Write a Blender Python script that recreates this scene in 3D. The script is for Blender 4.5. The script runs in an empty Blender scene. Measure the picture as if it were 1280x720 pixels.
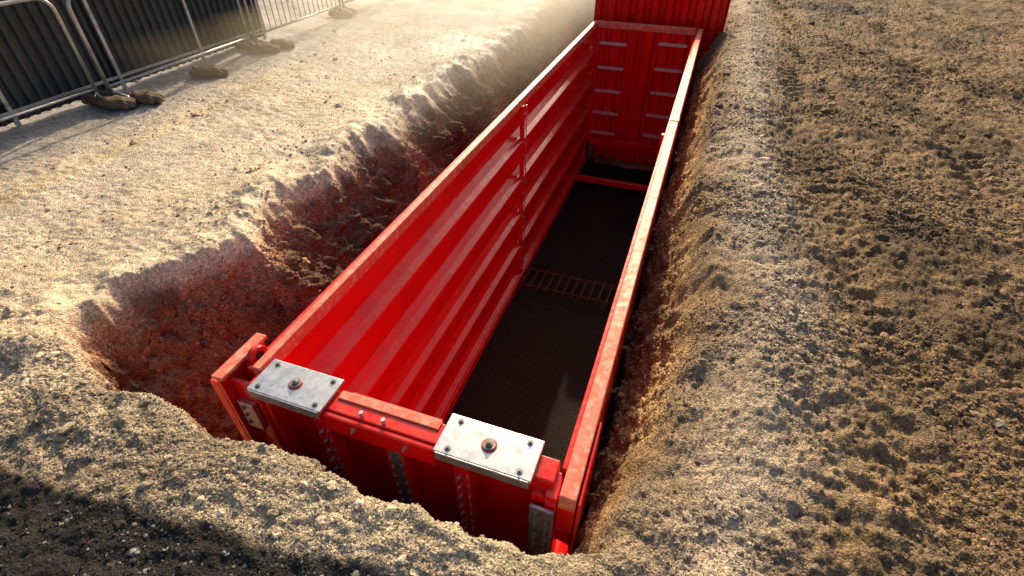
import bpy, bmesh, math, random
import numpy as np
from mathutils import Vector, Matrix
random.seed(3); rng=np.random.default_rng(5)
scene=bpy.context.scene
scene.view_settings.view_transform='Standard'; scene.view_settings.look='None'; scene.view_settings.exposure=0

# ------------------------------------------------------------ noise
def _hash(ix,iy,iz,s):
    h=(ix.astype(np.int64)*374761393+iy.astype(np.int64)*668265263+iz.astype(np.int64)*2147483647+s*974634777)&0xffffffff
    h=((h^(h>>13))*1274126177)&0xffffffff
    h=(h^(h>>16))
    return (h&0xffff)/32767.5-1.0
def vnoise(x,y,z,s=0):
    x0=np.floor(x);y0=np.floor(y);z0=np.floor(z)
    fx=x-x0;fy=y-y0;fz=z-z0
    fx=fx*fx*fx*(fx*(fx*6-15)+10);fy=fy*fy*fy*(fy*(fy*6-15)+10);fz=fz*fz*(3-2*fz)
    r=0
    for a in(0,1):
        for b in(0,1):
            for c in(0,1):
                w=(fx if a else 1-fx)*(fy if b else 1-fy)*(fz if c else 1-fz)
                r=r+w*_hash(x0+a,y0+b,z0+c,s)
    return r
def fbm(x,y,z=None,sc=1.0,oc=4,s=0,g=0.5):
    if z is None: z=np.zeros_like(x)
    r=0;a=1.0;t=0
    for o in range(oc):
        ca,sa=math.cos(o*0.7+0.3),math.sin(o*0.7+0.3)
        r=r+a*vnoise((x*ca-y*sa)*sc+o*7.3,(x*sa+y*ca)*sc-o*3.1,z*sc+o*1.7,s+o*13);t+=a
        a*=g;sc*=2.03
    return r/t
def sstep(a,b,v):
    t=np.clip((v-a)/(b-a),0,1);return t*t*(3-2*t)

# ------------------------------------------------------------ node helpers
def newmat(name):
    m=bpy.data.materials.new(name);m.use_nodes=True
    nt=m.node_tree;b=nt.nodes['Principled BSDF'];return m,nt,b
def N(nt,t,**k):
    n=nt.nodes.new(t)
    for a,v in k.items():
        if a in n.inputs.keys(): n.inputs[a].default_value=v
        else: setattr(n,a,v)
    return n
def noise(nt,vec,scale,detail=4,rough=.6,dist=0):
    n=nt.nodes.new('ShaderNodeTexNoise');n.inputs['Scale'].default_value=scale;n.inputs['Detail'].default_value=detail
    n.inputs['Roughness'].default_value=rough;n.inputs['Distortion'].default_value=dist
    nt.links.new(vec,n.inputs['Vector']);return n.outputs['Fac']
def ramp(nt,fac,stops):
    r=nt.nodes.new('ShaderNodeValToRGB');e=r.color_ramp.elements
    while len(e)<len(stops):e.new(.5)
    for i,(p,c) in enumerate(stops):
        e[i].position=p;e[i].color=(c,c,c,1) if not isinstance(c,tuple) else (*c,1)
    nt.links.new(fac,r.inputs[0]);return r.outputs[0]
def mix(nt,fac,a,b,mode='MIX'):
    n=nt.nodes.new('ShaderNodeMix');n.data_type='RGBA';n.blend_type=mode
    for sock,v in((n.inputs[0],fac),(n.inputs[6],a),(n.inputs[7],b)):
        if isinstance(v,(int,float)):sock.default_value=v
        elif isinstance(v,tuple):sock.default_value=(*v,1)
        else:nt.links.new(v,sock)
    return n.outputs[2]
def math_(nt,op,a,b=0.):
    n=nt.nodes.new('ShaderNodeMath');n.operation=op
    for s,v in((n.inputs[0],a),(n.inputs[1],b)):
        if isinstance(v,(int,float)):s.default_value=v
        else:nt.links.new(v,s)
    return n.outputs[0]
def bump(nt,h,strength,dist,prev=None):
    n=nt.nodes.new('ShaderNodeBump');n.inputs['Distance'].default_value=dist
    if isinstance(strength,(int,float)):n.inputs['Strength'].default_value=strength
    else:nt.links.new(strength,n.inputs['Strength'])
    nt.links.new(h,n.inputs['Height'])
    if prev is not None:nt.links.new(prev,n.inputs['Normal'])
    return n.outputs[0]
def pos(nt):
    return nt.nodes.new('ShaderNodeNewGeometry').outputs['Position']

def soil_mat():
    m,nt,b=newmat('soil');p=pos(nt)
    at=N(nt,'ShaderNodeVertexColor');at.layer_name='Col'
    pk=N(nt,'ShaderNodeAttribute');pk.attribute_name='packed';pk=pk.outputs['Fac']
    n1=noise(nt,p,3,4,.6);n2=noise(nt,p,32,4,.75);n3=noise(nt,p,130,3,.8)
    c=mix(nt,1.,at.outputs['Color'],ramp(nt,n1,[(.3,.75),(.7,1.25)]),'MULTIPLY')
    c=mix(nt,1.,c,ramp(nt,n2,[(.3,.55),(.5,1.),(.7,1.45)]),'MULTIPLY')
    c=mix(nt,1.,c,ramp(nt,n3,[(.32,.35),(.5,1.),(.68,1.8)]),'MULTIPLY')
    v=nt.nodes.new('ShaderNodeTexVoronoi');v.inputs['Scale'].default_value=85;nt.links.new(p,v.inputs['Vector'])
    c=mix(nt,.45,c,mix(nt,1.,c,ramp(nt,v.outputs['Color'],[(.1,.3),(.9,2.)]),'MULTIPLY'))
    nt.links.new(c,b.inputs['Base Color'])
    r=math_(nt,'SUBTRACT',.8,math_(nt,'MULTIPLY',pk,.38));nt.links.new(r,b.inputs['Roughness'])
    nt.links.new(math_(nt,'ADD',.3,math_(nt,'MULTIPLY',pk,.5)),b.inputs['Specular IOR Level'])
    inv=math_(nt,'SUBTRACT',1.,math_(nt,'MULTIPLY',pk,.55))
    hh=math_(nt,'ADD',math_(nt,'MULTIPLY',n2,.020),math_(nt,'ADD',math_(nt,'MULTIPLY',n3,.008),math_(nt,'MULTIPLY',v.outputs['Distance'],-.008)))
    nt.links.new(bump(nt,hh,inv,1.0),b.inputs['Normal']);return m
def stone_mat():
    m,nt,b=newmat('stone');p=pos(nt)
    at=N(nt,'ShaderNodeVertexColor');at.layer_name='Col'
    n2=noise(nt,p,150,3,.7)
    c=mix(nt,1.,at.outputs['Color'],ramp(nt,n2,[(.3,.55),(.7,1.4)]),'MULTIPLY')
    nt.links.new(c,b.inputs['Base Color']);b.inputs['Roughness'].default_value=.8
    nt.links.new(bump(nt,n2,.8,.006),b.inputs['Normal']);return m
def red_mat(name='red_paint',wear=.74,col=(.86,.006,.007),worn=(.5,.22,.17),rough=.14,dust=.3,wsc=35,dcol=(.50,.28,.20)):
    m,nt,b=newmat(name);p=pos(nt)
    n1=noise(nt,p,2.2,4,.65);n2=noise(nt,p,wsc,4,.7)
    mp=N(nt,'ShaderNodeMapping');mp.inputs['Scale'].default_value=(14,2,60);nt.links.new(p,mp.inputs['Vector'])
    n3=noise(nt,mp.outputs[0],1.5,4,.7)
    c=mix(nt,ramp(nt,n1,[(.35,0.),(.7,1.)]),col,tuple(x*.8 for x in col))
    c=mix(nt,math_(nt,'MULTIPLY',ramp(nt,n3,[(.58,0.),(.78,1.)]),.15),c,(.35,.12,.09))
    sc=ramp(nt,n2,[(wear,0.),(wear+.07,1.)])
    c=mix(nt,sc,c,worn)
    g=nt.nodes.new('ShaderNodeNewGeometry');sx=nt.nodes.new('ShaderNodeSeparateXYZ');nt.links.new(g.outputs['Normal'],sx.inputs[0])
    d=math_(nt,'MULTIPLY',ramp(nt,sx.outputs[2],[(.6,0.),(.97,1.)]),ramp(nt,noise(nt,p,9,5,.7),[(.42,.04),(.7,dust)]))
    c=mix(nt,d,c,dcol)
    nt.links.new(c,b.inputs['Base Color'])
    r=mix(nt,n2,(max(rough-.10,.05),)*3,(rough+.2,)*3);nt.links.new(r,b.inputs['Roughness'])
    hh=math_(nt,'ADD',math_(nt,'MULTIPLY',n2,.0005),math_(nt,'MULTIPLY',n1,.012));nt.links.new(bump(nt,hh,1.,1.),b.inputs['Normal'])
    return m
def metal_mat(name,col=(.55,.57,.58),rough=.42,metal=.85,dirt=(.2,.13,.09),th=.5):
    m,nt,b=newmat(name);p=pos(nt)
    v=nt.nodes.new('ShaderNodeTexVoronoi');v.inputs['Scale'].default_value=45;nt.links.new(p,v.inputs['Vector'])
    n1=noise(nt,p,12,6,.7)
    c=mix(nt,1.,col,ramp(nt,v.outputs['Color'],[(.1,.82),(.9,1.12)]),'MULTIPLY')
    f=ramp(nt,n1,[(th,0.),(th+.22,.8)])
    c=mix(nt,f,c,dirt);nt.links.new(c,b.inputs['Base Color'])
    nt.links.new(math_(nt,'MULTIPLY',math_(nt,'SUBTRACT',1.,f),metal),b.inputs['Metallic'])
    nt.links.new(mix(nt,n1,(rough-.12,)*3,(rough+.2,)*3),b.inputs['Roughness'])
    nt.links.new(bump(nt,n1,.15,.003),b.inputs['Normal']);return m
def plain(name,col,rough=.6,metal=0.,ns=20,amt=.35):
    m,nt,b=newmat(name);p=pos(nt);n=noise(nt,p,ns,5,.7)
    c=mix(nt,1.,col,ramp(nt,n,[(.3,1-amt),(.7,1+amt)]),'MULTIPLY');nt.links.new(c,b.inputs['Base Color'])
    b.inputs['Roughness'].default_value=rough;b.inputs['Metallic'].default_value=metal
    nt.links.new(bump(nt,n,.3,.005),b.inputs['Normal']);return m
SOIL=soil_mat();STONE=stone_mat();RED=red_mat()
RAIL=red_mat('worn_sheen_red_rail',.52,(.82,.16,.10),(.80,.34,.24),.24,.6,22,(.70,.42,.30))  # wear plus sun and sky highlights painted in as pale salmon
GALV=metal_mat('galvanised_steel',(.56,.61,.68),.36,.9,(.36,.33,.31),.56);BOLT=metal_mat('bolt_steel',(.3,.3,.3),.4,.9)
DARK=plain('dark_steel_sheet',(.045,.055,.065),.45,.3);TUBE=metal_mat('barrier_tube',(.5,.52,.54),.35,.8)
RUBBER=plain('foot_rubber',(.12,.07,.045),.8);BLACK=plain('dark_hole',(.01,.008,.008),.7)
RUST=plain('rusty_steel',(.10,.035,.025),.75);SACK=plain('sack_cloth',(.16,.11,.075),.9)

# ------------------------------------------------------------ terrain
def lines(segs):
    out=[]
    for a,b,st in segs:
        n=max(1,int(round((b-a)/st)));out+=list(a+(b-a)*np.arange(n)/n)
    out.append(segs[-1][1]);return np.array(out)
geo=[];v=0;g=.08
while v<500: g*=1.22;v+=g;geo.append(v)
geo=np.array(geo)
xs=lines([(-9,-5.5,.05),(-5.5,-3.4,.022),(-3.4,-2.4,.009),(-2.4,-1.92,.011),(-1.92,-1.9,.01),(-1.9,-.15,.03),(-.15,.5,.005),(.5,2.2,.010),(2.2,4,.02),(4,8,.045)])
xs=np.concatenate([(-9-geo)[::-1],xs,8+geo])
ys=lines([(-.4,.6,.012),(.6,1.15,.0075),(1.15,2.6,.0115),(2.6,5,.018),(5,9,.03),(9,14,.05),(14,17.5,.1)])
ys=np.concatenate([(-.4-geo)[::-1],ys,17.5+geo])
X,Y=np.meshgrid(xs,ys)
def inter(v,pts):
    p=np.array(pts);return np.interp(v,p[:,0],p[:,1])
Z0=np.zeros_like(X)
en=fbm(Y,Z0,sc=1.6,oc=5,s=3)
xl=inter(Y,[(.6,-3.0),(1.0,-3.12),(1.45,-3.2),(2.2,-2.93),(2.7,-3.08),(3.4,-3.02),(4.3,-2.9),(5.4,-3.03),(7,-2.95),(10,-3.0)])+en*.14+fbm(Y,X,sc=5,oc=3,s=9)*.07
xr=inter(Y,[(.5,-.02),(.86,.05),(1.25,.17),(1.74,.29),(2.3,.37),(2.78,.38),(3.6,.27),(4.52,.22),(6,.27),(8.4,.27),(11,.27)])+fbm(Y,Z0+4,sc=2.2,oc=4,s=17)*.07+fbm(Y,X,sc=7,oc=3,s=19)*.03
yf=inter(X,[(-3.2,1.02),(-2.9,.95),(-2.37,.85),(-1.4,.84),(-.9,.80),(-.5,.75),(-.2,.76),(.1,.86)])+fbm(X,Z0+9,sc=3,oc=4,s=27)*.09+fbm(X,Y,sc=8,oc=3,s=29)*.045
yb=16.4+fbm(X,Z0+2,sc=2,oc=3,s=31)*.1
dl=X-xl;dr=xr-X;df=Y-yf;db=yb-Y
def prof(d,s,r):
    d=np.maximum(d,0);return s*(np.sqrt(d*d+r*r)-r)
led=fbm(X,Y,sc=1.1,oc=3,s=41)
fl=prof(dl,1.75+led*1.0+1.1*sstep(2.3,1.6,Y),.08)
ur=np.maximum(dr,0)/np.maximum(xr+.09,.06)
fr=.95*np.minimum(ur,.9)**1.25*np.clip((xr+.09)/.4,.45,1.1)+np.maximum(ur-.88,0)*14
ff=prof(df,10,.035);fb=prof(db,3,.06)
depth=np.minimum(np.minimum(fl,fr),np.minimum(ff,fb))
depth=np.minimum(depth,2.58)
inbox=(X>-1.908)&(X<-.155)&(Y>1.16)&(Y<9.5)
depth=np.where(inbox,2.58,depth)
wall=sstep(.03,.3,depth)
right=sstep(-.2,.3,X); front=sstep(.95,.6,Y)*sstep(-3.3,-2.4,X)*sstep(.3,-.2,X)
rough=np.clip(.22+.78*np.maximum(right*sstep(.5,.9,X)*.95+right*.25,front*.6),0,1)
nearedge=np.exp(-np.clip(np.minimum.reduce([np.abs(dl),np.abs(dr),np.abs(df)]),0,5)/.18)
Z=-depth
relief=fbm(X,Y,sc=1.3,oc=3,s=51)*.035+fbm(X,Y,sc=5,oc=4,s=55,g=.6)*.024*rough+fbm(X,Y,sc=18,oc=4,s=57,g=.75)*.040*(.2+.8*rough)
rd=1-np.abs(fbm(X,Y,sc=9,oc=4,s=61,g=.65))*2.2
relief+=rd*.014*rough
rut=np.exp(-((X-(1.15+.12*np.sin(Y*.8)))/.16)**2)+np.exp(-((X-(2.5+.12*np.sin(Y*.7+1)))/.2)**2)
trod=np.sin(Y*2*math.pi/.16+np.abs(X-1.15)*14)*.012+np.sin(Y*2*math.pi/.17+np.abs(X-2.5)*12)*.01
relief+=right*rut*(-.05+trod*(.6+1.5*fbm(X,Y,sc=2,oc=2,s=63)))
relief+=.05*np.exp(-((X-xr-.32)/.22)**2)*right
relief+=.035*np.exp(-((yf-Y-.12)/.14)**2)*front*(1+fbm(X,Y,sc=3,oc=2,s=64))
relief+=.06*np.exp(-((xl-X-.12)/.15)**2)*(X<-1.9)*(Y>.8)*(.6+1.4*fbm(X,Y,sc=2.3,oc=3,s=66))
relief+=.055*nearedge*fbm(X,Y,sc=6,oc=3,s=65)
far=sstep(20,60,np.hypot(X,Y))
Z=Z+np.where(inbox,relief*.25,relief*(1-.6*wall))*(1-far)
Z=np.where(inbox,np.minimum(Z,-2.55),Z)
w=np.where(inbox,0,sstep(.02,.5,depth))
d1=fbm(X,Y*.8,Z*.6,sc=2.3,oc=5,s=71,g=.55);d2=fbm(X,Y,Z,sc=9,oc=4,s=77,g=.7);d3=fbm(X,Y*1.3,Z,sc=4,oc=3,s=83)
isl=(dl<1.4)&(X<-1.9);isr=X>-.12
amp=np.where(isl,1,np.where(isr,.30,.4))
off=(d1*.24+d2*.17+d3*.08)*w*amp*np.where(isl,np.clip((-1.92-X)/.3,.0,1),1)
PX=X+np.where(isl,off,np.where(isr,-off,0));PY=Y+np.where(isl|isr,off*.3,off*.4)
PX=np.where((X<-1.908)&(PX>-1.919)&(Y>1.1)&(Y<9.6),-1.919,PX)
PX=np.where(isr&(PX<-.085)&(Y>1.05),-.085,PX)
PZ=Z+d2*.08*w
def C(*c):return np.array(c)[None,None,:]
def lerp(a,b,t):return a*(1-t[...,None])+b*t[...,None]
one=np.ones(X.shape+(3,))
big=fbm(X,Y,sc=.55,oc=4,s=91);med=fbm(X,Y,sc=2.6,oc=5,s=95)
col=one*C(.62,.53,.42)
col=lerp(col,C(.66,.52,.34),sstep(-.1,.5,big)*.7)
col=lerp(col,C(.42,.36,.28),sstep(.05,.5,med)*.5)
col=lerp(col,C(.26,.265,.27),sstep(-5.1,-5.6,X+big*.3)*.75)
col=lerp(col,C(.60,.46,.22),np.exp(-((X+4.9+big*.2)/.12)**2)*.5)
rc=lerp(one*C(.26,.175,.095),C(.105,.07,.04),sstep(-.2,.4,med))
rc=lerp(rc,C(.47,.40,.32),np.exp(-((X-xr-.32+med*.25)/.25)**2)*.85)
rc=lerp(rc,C(.34,.26,.165),sstep(.1,.5,big+med*.4)*.4)
rc=lerp(rc,C(.05,.045,.05),np.exp(-((X-2.1)/.9)**4-((Y-12.0-.3*med)/.55)**4)*.85)  # cast shadow painted into the soil colour at the far right
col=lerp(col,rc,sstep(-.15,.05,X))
fc=lerp(one*C(.52,.44,.32),C(.32,.265,.19),sstep(-.2,.4,med))
col=lerp(col,fc,sstep(1.05,.8,Y+.1*med)*sstep(-3.4,-2.6,X)*sstep(.5,-.1,X))
asph=sstep(.04,-.01,Y-(.47+.067*(X+1.23))+.08*med)*sstep(-.3,-.95,X+.2*med)
col=lerp(col,C(.022,.022,.023),asph)
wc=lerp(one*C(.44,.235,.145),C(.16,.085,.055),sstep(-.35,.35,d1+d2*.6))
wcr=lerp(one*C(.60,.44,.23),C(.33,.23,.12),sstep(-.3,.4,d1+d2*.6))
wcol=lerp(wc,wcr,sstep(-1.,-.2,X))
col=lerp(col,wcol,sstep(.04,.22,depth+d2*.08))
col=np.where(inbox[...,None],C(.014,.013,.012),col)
packed=sstep(.1,-.2,X)*(1-wall)*(1-asph)*sstep(.9,1.6,Y+np.clip(-X-3,0,3))*(.75+.5*med)
ny,nx=X.shape
V=np.stack([PX,PY,PZ],-1).reshape(-1,3)
idx=np.arange(ny*nx).reshape(ny,nx)
F=np.stack([idx[:-1,:-1],idx[:-1,1:],idx[1:,1:],idx[1:,:-1]],-1).reshape(-1,4)
def mesh_np(name,V,F,mat,col=None,smooth=True):
    me=bpy.data.meshes.new(name);k=F.shape[1]
    me.vertices.add(len(V));me.vertices.foreach_set('co',V.astype(np.float32).ravel())
    me.loops.add(F.size);me.loops.foreach_set('vertex_index',F.astype(np.int32).ravel())
    me.polygons.add(len(F));me.polygons.foreach_set('loop_start',np.arange(0,F.size,k,dtype=np.int32))
    me.polygons.foreach_set('loop_total',np.full(len(F),k,dtype=np.int32))
    me.update(calc_edges=True)
    me.polygons.foreach_set('use_smooth',np.full(len(F),smooth))
    if col is not None:
        a=me.color_attributes.new('Col','FLOAT_COLOR','POINT')
        a.data.foreach_set('color',np.concatenate([col,np.ones((len(col),1))],1).astype(np.float32).ravel())
    me.materials.append(mat);o=bpy.data.objects.new(name,me);scene.collection.objects.link(o);return o
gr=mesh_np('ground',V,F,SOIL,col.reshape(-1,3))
a=gr.data.attributes.new('packed','FLOAT','POINT');a.data.foreach_set('value',np.clip(packed,0,1).astype(np.float32).ravel())

# ------------------------------------------------------------ gravel
P00=V[F[:,0]];P10=V[F[:,1]];P11=V[F[:,2]];P01=V[F[:,3]]
nrm=np.cross(P10-P00,P01-P00);area=np.linalg.norm(nrm,axis=1);nrm/=np.maximum(area,1e-9)[:,None]
cen=(P00+P11)/2;dist=np.linalg.norm(cen-np.array([0,0,2.]),axis=1)
reg=np.where(cen[:,0]>-.1,1.,.0)+np.where((cen[:,1]<1.1)&(cen[:,0]<=-.1),1.1,0)
reg=np.maximum(reg,.10);reg=np.where(cen[:,2]<-.12,.4,reg)
inb=inbox.reshape(-1)[F[:,0]]|inbox.reshape(-1)[F[:,1]]
ok=(dist<13)&(~inb)&(cen[:,1]>-.3)&(cen[:,2]>-1.8)
clump=(np.clip(.5+1.3*fbm(cen[:,0],cen[:,1],sc=2.1,oc=3,s=101),.08,2))**1.3
wt=area*reg*clump*ok/np.maximum(dist,1)**2
wt/=wt.sum()
colf=col.reshape(-1,3);asf=asph.reshape(-1)
def scatter(name,n,smin,smax,pw,sub,seed):
    r=np.random.default_rng(seed)
    bm=bmesh.new();bmesh.ops.create_icosphere(bm,subdivisions=sub,radius=1)
    bv=np.array([v.co[:] for v in bm.verts]);bf=np.array([[v.index for v in f.verts] for f in bm.faces]);bm.free()
    fi=r.choice(len(F),n,p=wt);u=r.random((n,1));v=r.random((n,1))
    p=P00[fi]*(1-u)*(1-v)+P10[fi]*u*(1-v)+P11[fi]*u*v+P01[fi]*(1-u)*v
    s=smin+(smax-smin)*r.random(n)**pw
    s*=np.clip(dist[fi]/2.4,.8,2.)
    sc=s[:,None]*np.stack([.7+.7*r.random(n),.7+.7*r.random(n),.45+.45*r.random(n)],1)
    a=r.random(n)*6.283
    jit=1+.6*(r.random((n,len(bv),1))-.5)
    L=bv[None]*jit*sc[:,None,:]
    ca,sa=np.cos(a)[:,None],np.sin(a)[:,None]
    t=(r.random(n)-.5)[:,None]*1.2
    x=L[...,0]*ca-L[...,1]*sa;y=L[...,0]*sa+L[...,1]*ca;z=L[...,2]+x*t*.5
    W=np.stack([x,y,z],-1)+p[:,None,:]+nrm[fi][:,None,:]*(s*.1)[:,None,None]
    FF=(bf[None]+(np.arange(n)*len(bv))[:,None,None]).reshape(-1,3)
    c=colf[F[fi,0]]*(.5+1.3*r.random((n,1))**1.5)
    g=r.random((n,1))<(.04+.10*asf[F[fi,0]][:,None]);c=np.where(g,np.array([[.26,.25,.23]])*(.5+.8*r.random((n,1))),c)
    cc=np.repeat(c[:,None,:],len(bv),1).reshape(-1,3)
    return mesh_np(name,W.reshape(-1,3),FF,STONE,cc,smooth=False)
scatter('gravel',180000,.0018,.0072,2.1,1,11)
scatter('soil_clods',4200,.006,.020,2.8,2,12)

# ------------------------------------------------------------ mesh helpers
class B:
    def __init__(s,name,mat,bevel=.004,parent=None):
        s.bm=bmesh.new();s.name=name;s.mat=mat;s.bev=bevel;s.par=parent
    def box(s,x0,x1,y0,y1,z0,z1,rot=None):
        m=Matrix.Translation(((x0+x1)/2,(y0+y1)/2,(z0+z1)/2))
        if rot is not None:m=m@rot
        m=m@Matrix.Diagonal((abs(x1-x0),abs(y1-y0),abs(z1-z0),1))
        bmesh.ops.create_cube(s.bm,size=1,matrix=m)
    def cyl(s,p,q,r,n=14,r2=None):
        p=Vector(p);q=Vector(q);d=q-p
        m=Matrix.Translation((p+q)/2)@d.to_track_quat('Z','Y').to_matrix().to_4x4()
        bmesh.ops.create_cone(s.bm,segments=n,radius1=r,radius2=r if r2 is None else r2,depth=d.length,cap_ends=True,matrix=m)
    def bolt(s,p,d,r=.012,h=.012):
        p=Vector(p);d=Vector(d).normalized()
        s.cyl(p,p+d*h*.3,r*1.5,16);s.cyl(p+d*h*.3,p+d*h,r,6);s.cyl(p+d*h,p+d*h*1.8,r*.5,10)
    def tube(s,pts,r,n=10,closed=False):
        pts=[Vector(p) for p in pts];rings=[];k=len(pts)
        for i,p in enumerate(pts):
            a=pts[(i-1)%k] if(closed or i>0) else p;b=pts[(i+1)%k] if (closed or i<k-1) else p
            t=(b-a).normalized();u=t.cross(Vector((1,.01,.02)));
            if u.length<.2:u=t.cross(Vector((0,0,1)))
            u.normalize();w=t.cross(u)
            rings.append([s.bm.verts.new(p+(u*math.cos(2*math.pi*j/n)+w*math.sin(2*math.pi*j/n))*r) for j in range(n)])
        for i in range(k if closed else k-1):
            A=rings[i];Bq=rings[(i+1)%k]
            for j in range(n):s.bm.faces.new((A[j],A[(j+1)%n],Bq[(j+1)%n],Bq[j]))
        if not closed:s.bm.faces.new(rings[0][::-1]);s.bm.faces.new(rings[-1])
    def extr(s,prof,y0,y1,ny=1):
        rows=[]
        for i in range(ny+1):
            t=y0+(y1-y0)*i/ny
            rows.append([s.bm.verts.new((a,t,b)) for a,b in prof])
        for i in range(ny):
            for j in range(len(prof)-1):
                s.bm.faces.new((rows[i][j],rows[i][j+1],rows[i+1][j+1],rows[i+1][j]))
    def done(s,smooth=False):
        me=bpy.data.meshes.new(s.name);bmesh.ops.recalc_face_normals(s.bm,faces=s.bm.faces)
        s.bm.to_mesh(me);s.bm.free();me.materials.append(s.mat)
        o=bpy.data.objects.new(s.name,me);scene.collection.objects.link(o)
        if smooth:
            for p in me.polygons:p.use_smooth=True
        if s.bev:
            b=o.modifiers.new('b','BEVEL');b.width=s.bev;b.segments=2;b.limit_method='ANGLE';b.angle_limit=math.radians(35)
        if s.par:o.parent=s.par
        return o
def empty(name):
    e=bpy.data.objects.new(name,None);scene.collection.objects.link(e);return e

# ------------------------------------------------------------ trench box
TB=empty('trench_shield_box')
Y0,Y1=1.14,9.42;ZB=-2.52
def wallprof(xin,s,z0=-.05,z1=ZB,n=5):
    per=(z0-z1)/n;p=[]
    for i in range(n):
        z=z0-per*i
        p+=[(xin,z),(xin,z-per*.40),(xin-s*.072,z-per*.46),(xin-s*.078,z-per*.66),(xin-s*.02,z-per*.78),(xin+s*.040,z-per*.84),(xin+s*.040,z-per*.95),(xin,z-per*.975)]
    p.append((xin,z1));return p
b=B('left_wall_panel',RED,.007,TB)
b.extr(wallprof(-1.825,1),Y0+.08,Y1,1);b.extr([(-1.915,-.05),(-1.915,ZB)],Y0+.08,Y1);b.done()
b=B('right_wall_panel',RED,.006,TB)
b.extr(wallprof(-.19,-1),Y0+.08,Y1,1);b.extr([(-.10,-.05),(-.10,ZB)],Y0+.08,Y1);b.done()
b=B('left_top_rail',RAIL,.006,TB);b.box(-1.873,-1.823,Y0+.06,Y1+.05,-.09,0);b.done()
b=B('left_rail_flange',RED,.004,TB);b.box(-1.91,-1.877,Y0+.06,Y1+.05,-.2,-.02);b.done()
b=B('right_top_rail',RAIL,.006,TB);b.box(-.172,-.098,1.06,Y1+.05,-.10,.0);b.done()
b=B('right_rail_groove',RED,.003,TB);b.box(-.195,-.174,1.2,Y1,-.16,-.02);b.done()
b=B('rail_joint_plates',RAIL,.003,TB)
for y in(5.4,):
    b.box(-1.88,-1.819,y-.05,y+.05,-.06,.006)
    b.box(-.177,-.094,y-.05,y+.05,-.06,.006)
b.done()
b=B('wall_seam_posts',RED,.004,TB)
b.box(-1.823,-1.78,5.37,5.43,ZB,-.06);b.box(-.24,-.197,5.37,5.43,ZB,-.17);b.done()
b=B('seam_bolts',GALV,0,TB)
for i in range(14):b.bolt((-1.78,5.40,-.15-i*.17),(1,0,0),.010,.01)
b.cyl((-1.768,5.445,-.06),(-1.768,5.445,ZB+.2),.006,8)
b.done()
b=B('bottom_rails',RED,.006,TB)
b.box(-1.87,-1.77,Y0+.1,Y1,ZB-.06,ZB+.06);b.box(-.24,-.12,Y0+.1,Y1,ZB-.06,ZB+.06);b.done()
b=B('end_wall_far',RED,.005,TB)
x0,x1=-1.82,-.20;pr=[];nr=6;wdt=(x1-x0)/nr
for i in range(nr):
    xx=x0+i*wdt
    pr+=[(xx,Y1),(xx+wdt*.55,Y1),(xx+wdt*.65,Y1+.06),(xx+wdt*.9,Y1+.06)]
pr.append((x1,Y1))
rows=[[b.bm.verts.new((a,c,z)) for a,c in pr] for z in(-.05,-2.1)]
for j in range(len(pr)-1):b.bm.faces.new((rows[0][j],rows[0][j+1],rows[1][j+1],rows[1][j]))
b.box(-1.8,-1.74,Y1-.06,Y1-.003,-2.1,-.08);b.box(-.28,-.22,Y1-.06,Y1-.003,-2.1,-.08)
b.box(-1.27,-1.22,Y1-.05,Y1-.003,-2.1,-.1);b.box(-.80,-.75,Y1-.05,Y1-.003,-2.1,-.1)
b.box(-1.74,-.28,Y1-.04,Y1-.002,-2.16,-2.02);b.done()
b=B('end_top_beam',RAIL,.006,TB);b.box(-1.817,-.206,Y1-.03,Y1+.06,-.09,.004);b.done()
b=B('end_wall_cleats',plain('worn_pink_steel',(.72,.50,.44),.5),.003,TB)
for z in(-.32,-.72,-1.12,-1.52,-1.9):
    b.box(-1.735,-1.275,Y1-.08,Y1-.004,z-.015,z+.02)
    b.box(-.745,-.285,Y1-.08,Y1-.004,z-.015+.06,z+.02+.06)
b.done()
b=B('far_vertical_beam',RED,.004,TB)
b.box(-1.86,-1.8,Y1-.09,Y1+.1,ZB,-.03);b.done()

b=B('end_wall_near',RED,.005,TB)
b.box(-1.80,-.22,1.185,1.21,ZB,-.06)
for x,wd in((-1.41,.085),(-1.0,.10),(-.64,.085),(-1.76,.07)):
    b.box(x-wd/2,x-wd/2+.014,1.10,1.184,ZB,-.13);b.box(x+wd/2-.014,x+wd/2,1.10,1.184,ZB,-.13)
    b.box(x-wd/2+.0145,x+wd/2-.0145,1.112,1.124,ZB,-.13)
b.box(-1.80,-.235,1.112,1.184,-1.15,-1.05)
b.done()
b=B('near_top_beam',RED,.007,TB)
b.box(-1.83,-.21,1.12,1.235,-.135,-.022)
b.box(-1.37,-.77,1.09,1.1185,-.16,-.030)
b.box(-1.30,-.80,1.2355,1.26,-.10,-.03)
b.done()
b=B('beam_lip',RAIL,.004,TB);b.box(-1.34,-.79,1.19,1.24,-.0215,-.012);b.done()
def plate(x0,x1):
    b=B('bearing_plate',GALV,.003,TB);b.box(x0,x1,1.075,1.285,-.011,.008);b.done()
    cx=(x0+x1)/2;b=B('plate_pin',BOLT,.001,TB)
    b.cyl((cx,1.18,.0125),(cx,1.18,.018),.030,24);b.cyl((cx,1.18,.0182),(cx,1.18,.030),.017,6);b.cyl((cx,1.18,.0302),(cx,1.18,.038),.009,12)
    b.done()
    b=B('plate_pin_red',RED,.001,TB);b.cyl((cx,1.18,.0086),(cx,1.18,.0123),.036,28);b.done()
    b=B('plate_bolts',BOLT,0,TB)
    for dx in(-.17,.17):
        for yy in(1.105,1.255):b.bolt((cx+dx,yy,.008),(0,0,1),.010,.008)
    b.done()
    b=B('plate_skirt',GALV,.003,TB);b.box(x0+.01,x1-.01,1.068,1.0745,-.05,.006);b.done()
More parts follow.
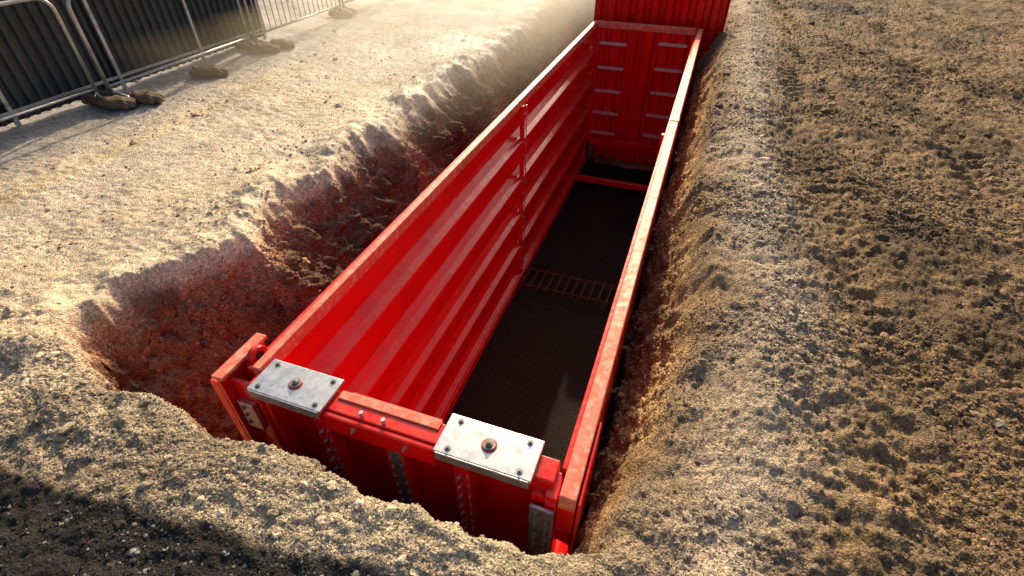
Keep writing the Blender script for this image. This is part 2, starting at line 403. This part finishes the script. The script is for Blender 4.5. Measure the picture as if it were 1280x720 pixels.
plate(-1.79,-1.36);plate(-.76,-.30)
b=B('beam_studs',GALV,0,TB)
for x in(-1.17,-1.05):
    b.cyl((x,1.14,-.022),(x,1.14,.012),.011,10)
for x in(-1.41,-1.0,-.64):
    for i in range(9):
        b.bolt((x+.028,1.112,-.19-i*.085),(0,-1,0),.0095,.012)
        b.bolt((x-.028,1.112,-.23-i*.085),(0,-1,0),.0095,.012)
for x in(-1.62,-1.2,-.92,-.42):
    b.bolt((x,1.12 if abs(x+1)>.4 else 1.09,-.08),(0,-1,0),.009,.012)
b.done()
b=B('rib_wear_strip',GALV,.003,TB);b.box(-1.035,-.965,1.1,1.1115,-1.1,-.17);b.done()
b=B('left_cheek',RED,.005,TB)
b.box(-2.0,-1.975,1.08,1.40,-1.6,-.012)
b.box(-1.974,-1.84,1.13,1.155,ZB,-.06)
b.box(-2.06,-2.001,1.08,1.10,-1.6,-.05)
b.box(-1.974,-1.915,1.30,1.33,-1.2,-.05)
b.done()
b=B('left_cheek_cap',RAIL,.005,TB);b.box(-2.015,-1.945,1.075,1.41,-.0115,.012);b.done()
b=B('left_gusset',GALV,.004,TB);b.box(-1.965,-1.86,1.10,1.129,-.42,-.2);b.done()
b=B('lifting_lug',RED,.004,TB)
b.box(-1.93,-1.90,1.22,1.36,-.2,-.02);b.cyl((-1.935,1.29,-.02),(-1.898,1.29,-.02),.06,24);b.done()
b=B('lug_hole',BLACK,0,TB);b.cyl((-1.94,1.29,-.01),(-1.893,1.29,-.01),.026,20);b.done()
b=B('right_cheek',RED,.005,TB)
b.box(-.175,-.098,1.065,1.24,-.32,-.102)
b.box(-.235,-.18,1.07,1.2,-1.5,-.06)
b.box(-.092,-.078,1.06,1.5,-1.6,-.03)
b.box(-.30,-.24,1.085,1.18,-1.5,-.10)
b.done()
b=B('right_gusset',GALV,.004,TB);b.box(-.295,-.185,1.045,1.0635,-.62,-.14);b.done()
b=B('gusset_bolts',BOLT,0,TB)
for i in range(4):
    b.bolt((-.265,1.045,-.19-.1*i),(0,-1,0),.010,.012)
    b.bolt((-.215,1.045,-.22-.1*i),(0,-1,0),.010,.012)
for i in range(3):b.bolt((-1.93,1.10,-.24-.06*i),(0,-1,0),.009,.012)
b.done()

SP=empty('sheet_pile_panel')
b=B('corrugated_sheet',RED,.004,SP);x0,x1=-1.95,.22;n=9;wd=(x1-x0)/n;pr=[]
for i in range(n):
    xx=x0+i*wd;pr+=[(xx,9.72),(xx+wd*.4,9.72),(xx+wd*.55,9.80),(xx+wd*.85,9.80)]
pr.append((x1,9.72));rows=[[b.bm.verts.new((a,c,z)) for a,c in pr] for z in(.45,-2.6)]
for j in range(len(pr)-1):b.bm.faces.new((rows[0][j],rows[0][j+1],rows[1][j+1],rows[1][j]))
b.done()
b=B('sheet_cap',RAIL,.004,SP);b.box(x0,x1,9.70,9.83,.45,.49);b.done()

FR=empty('rebar_mat');b=B('bars',RUST,0,FR)
for i in range(13):
    x=-1.72+i*.12;b.cyl((x,5.15,-2.49),(x+.02,5.62,-2.485),.011,8)
for y in(5.2,5.56):b.cyl((-1.76,y,-2.47),(-.24,y,-2.47),.010,8)
b.done()
b=B('floor_spreader_beam',RED,.01);b.box(-1.765,-.245,8.5,8.58,-2.52,-2.42);b.done()

# ------------------------------------------------------------ barriers
def arc_frame(x,y0,y1,z0,z1,r):
    pts=[(x,y0,z0)]
    for i in range(7):
        a=math.pi-(math.pi/2)*i/6;pts.append((x,y0+r+r*math.cos(a),z1-r+r*math.sin(a)))
    for i in range(7):
        a=math.pi/2-(math.pi/2)*i/6;pts.append((x,y1-r+r*math.cos(a),z1-r+r*math.sin(a)))
    pts.append((x,y1,z0));return pts
def barrier(x,y0,y1,bars,ang=0.):
    e=empty('crowd_barrier');cy=(y0+y1)/2;L=(y1-y0)/2
    b=B('frame',TUBE,0,e)
    b.tube(arc_frame(0,-L,L,.02,1.05,.14),.019,12)
    b.tube([(0,-L,.17),(0,L,.17)],.016)
    if bars:
        k=int(2*L/.12)
        for i in range(1,k):
            y=-L+2*L*i/k;b.tube([(0,y,.17),(0,y,1.05)],.007,6)
    b.done(True)
    b=B('feet',RUBBER,.02,e)
    for y in(-L+.02,L-.02):
        b.box(-.23,.23,y-.055,y+.055,.0,.075)
    b.done()
    b=B('foot_bars',TUBE,0,e)
    for y in(-L+.02,L-.02):
        b.tube([(-.25,y,.02),(-.2,y,.08),(-.05,y,.10),(0,y,.14),(.05,y,.10),(.2,y,.08),(.25,y,.02)],.014,8)
    b.done(True)
    e.location=(x,cy,.0);e.rotation_euler=(0,0,ang)
barrier(-6.12,1.5,3.72,False,-.02);barrier(-6.05,3.82,6.0,False,.015);barrier(-6.1,6.12,8.3,True,0.03);barrier(-6.15,8.45,10.6,True,-.03)
barrier(-6.2,-.85,1.4,False)
HF=empty('sheet_metal_fence');b=B('sheet',DARK,0,HF);pr=[];y=-3.
while y<6.6:
    pr+=[(y,-6.40),(y+.05,-6.40),(y+.065,-6.37),(y+.095,-6.37),(y+.11,-6.40)];y+=.11
rows=[[b.bm.verts.new((c,a,z)) for a,c in pr] for z in(1.12,.03)]
for j in range(len(pr)-1):b.bm.faces.new((rows[0][j],rows[0][j+1],rows[1][j+1],rows[1][j]))
b.done()
b=B('posts_and_rails',TUBE,.003,HF)
for y in np.arange(-3,6.7,1.2):b.box(-6.368,-6.33,y-.02,y+.02,0,1.15)
b.box(-6.41,-6.365,-3,6.6,1.122,1.15);b.box(-6.366,-6.34,-3,6.6,.12,.15);b.done()
def sandbag(x,y,a,s=1.):
    bm=bmesh.new();bmesh.ops.create_icosphere(bm,subdivisions=4,radius=1)
    for v in bm.verts:
        c=v.co.copy();f=1+.08*math.sin(c.x*9+c.y*5)+.05*math.sin(c.y*13+c.z*7)
        sx=math.copysign(abs(c.x)**.7,c.x);sy=math.copysign(abs(c.y)**.75,c.y)
        v.co=Vector((sx*.24*f,sy*.13*f,max(c.z,-.6)*.075*f))*s
    me=bpy.data.meshes.new('sandbag');bm.to_mesh(me);bm.free();me.materials.append(SACK)
    for p in me.polygons:p.use_smooth=True
    o=bpy.data.objects.new('sandbag',me);scene.collection.objects.link(o);o.location=(x,y,.05);o.rotation_euler=(0,.05,a)
sandbag(-5.85,3.72,.3,.8);sandbag(-5.7,3.95,.1,.8);sandbag(-5.75,4.9,.5,.9);sandbag(-5.8,6.0,.2,.8);sandbag(-5.75,6.25,.1,.8)

# ------------------------------------------------------------ low scatter volumes added to imitate glow beside the far half of the trench
def glow_volume(name,x0,x1,y0,y1,z0,z1,d,an,c):
    bm=bmesh.new();bmesh.ops.create_cube(bm,size=1,matrix=Matrix.Translation(((x0+x1)/2,(y0+y1)/2,(z0+z1)/2))@Matrix.Diagonal((x1-x0,y1-y0,z1-z0,1)))
    me=bpy.data.meshes.new(name);bm.to_mesh(me);bm.free()
    m=bpy.data.materials.new(name);m.use_nodes=True;nt=m.node_tree
    nt.nodes.remove(nt.nodes['Principled BSDF']);vs=nt.nodes.new('ShaderNodeVolumeScatter')
    vs.inputs['Density'].default_value=d;vs.inputs['Anisotropy'].default_value=an;vs.inputs['Color'].default_value=(*c,1)
    nt.links.new(vs.outputs[0],nt.nodes['Material Output'].inputs['Volume']);me.materials.append(m)
    o=bpy.data.objects.new(name,me);scene.collection.objects.link(o)
for i,(a0,a1,b0,zt) in enumerate([(-5.9,-2.4,3.9,.6),(-5.5,-1.95,4.9,.7),(-5.2,-1.93,6.1,.85),(-5.7,-1.96,7.3,.95),(-5.9,.5,9.9,1.1)]):
    glow_volume('glow_haze',a0,a1,b0,14+i,-.25-.01*i,zt,.095,.66,(1,.90,.70))

# ------------------------------------------------------------ light, sky, camera
az=math.radians(12);el=math.radians(26)
S=Vector((-math.sin(az)*math.cos(el),math.cos(az)*math.cos(el),math.sin(el)))
L=bpy.data.lights.new('sun','SUN');L.energy=5;L.angle=math.radians(.6);L.color=(1,.74,.42)
o=bpy.data.objects.new('sun',L);scene.collection.objects.link(o);o.rotation_euler=S.to_track_quat('Z','Y').to_euler()
w=bpy.data.worlds.new('World');scene.world=w;w.use_nodes=True;nt=w.node_tree
sky=nt.nodes.new('ShaderNodeTexSky');sky.sky_type='NISHITA';sky.sun_disc=False;sky.sun_elevation=el;sky.sun_rotation=-az
sky.dust_density=6.;sky.ozone_density=.3
nt.links.new(sky.outputs[0],nt.nodes['Background'].inputs[0]);nt.nodes['Background'].inputs[1].default_value=.14
cam=bpy.data.cameras.new('camera');co=bpy.data.objects.new('camera',cam);scene.collection.objects.link(co)
cam.lens=17.75;cam.sensor_width=36;cam.clip_end=2000;cam.clip_start=.05
co.location=(0,0,2.0);co.rotation_euler=(math.radians(90-39.76),0,math.radians(19.65));scene.camera=co
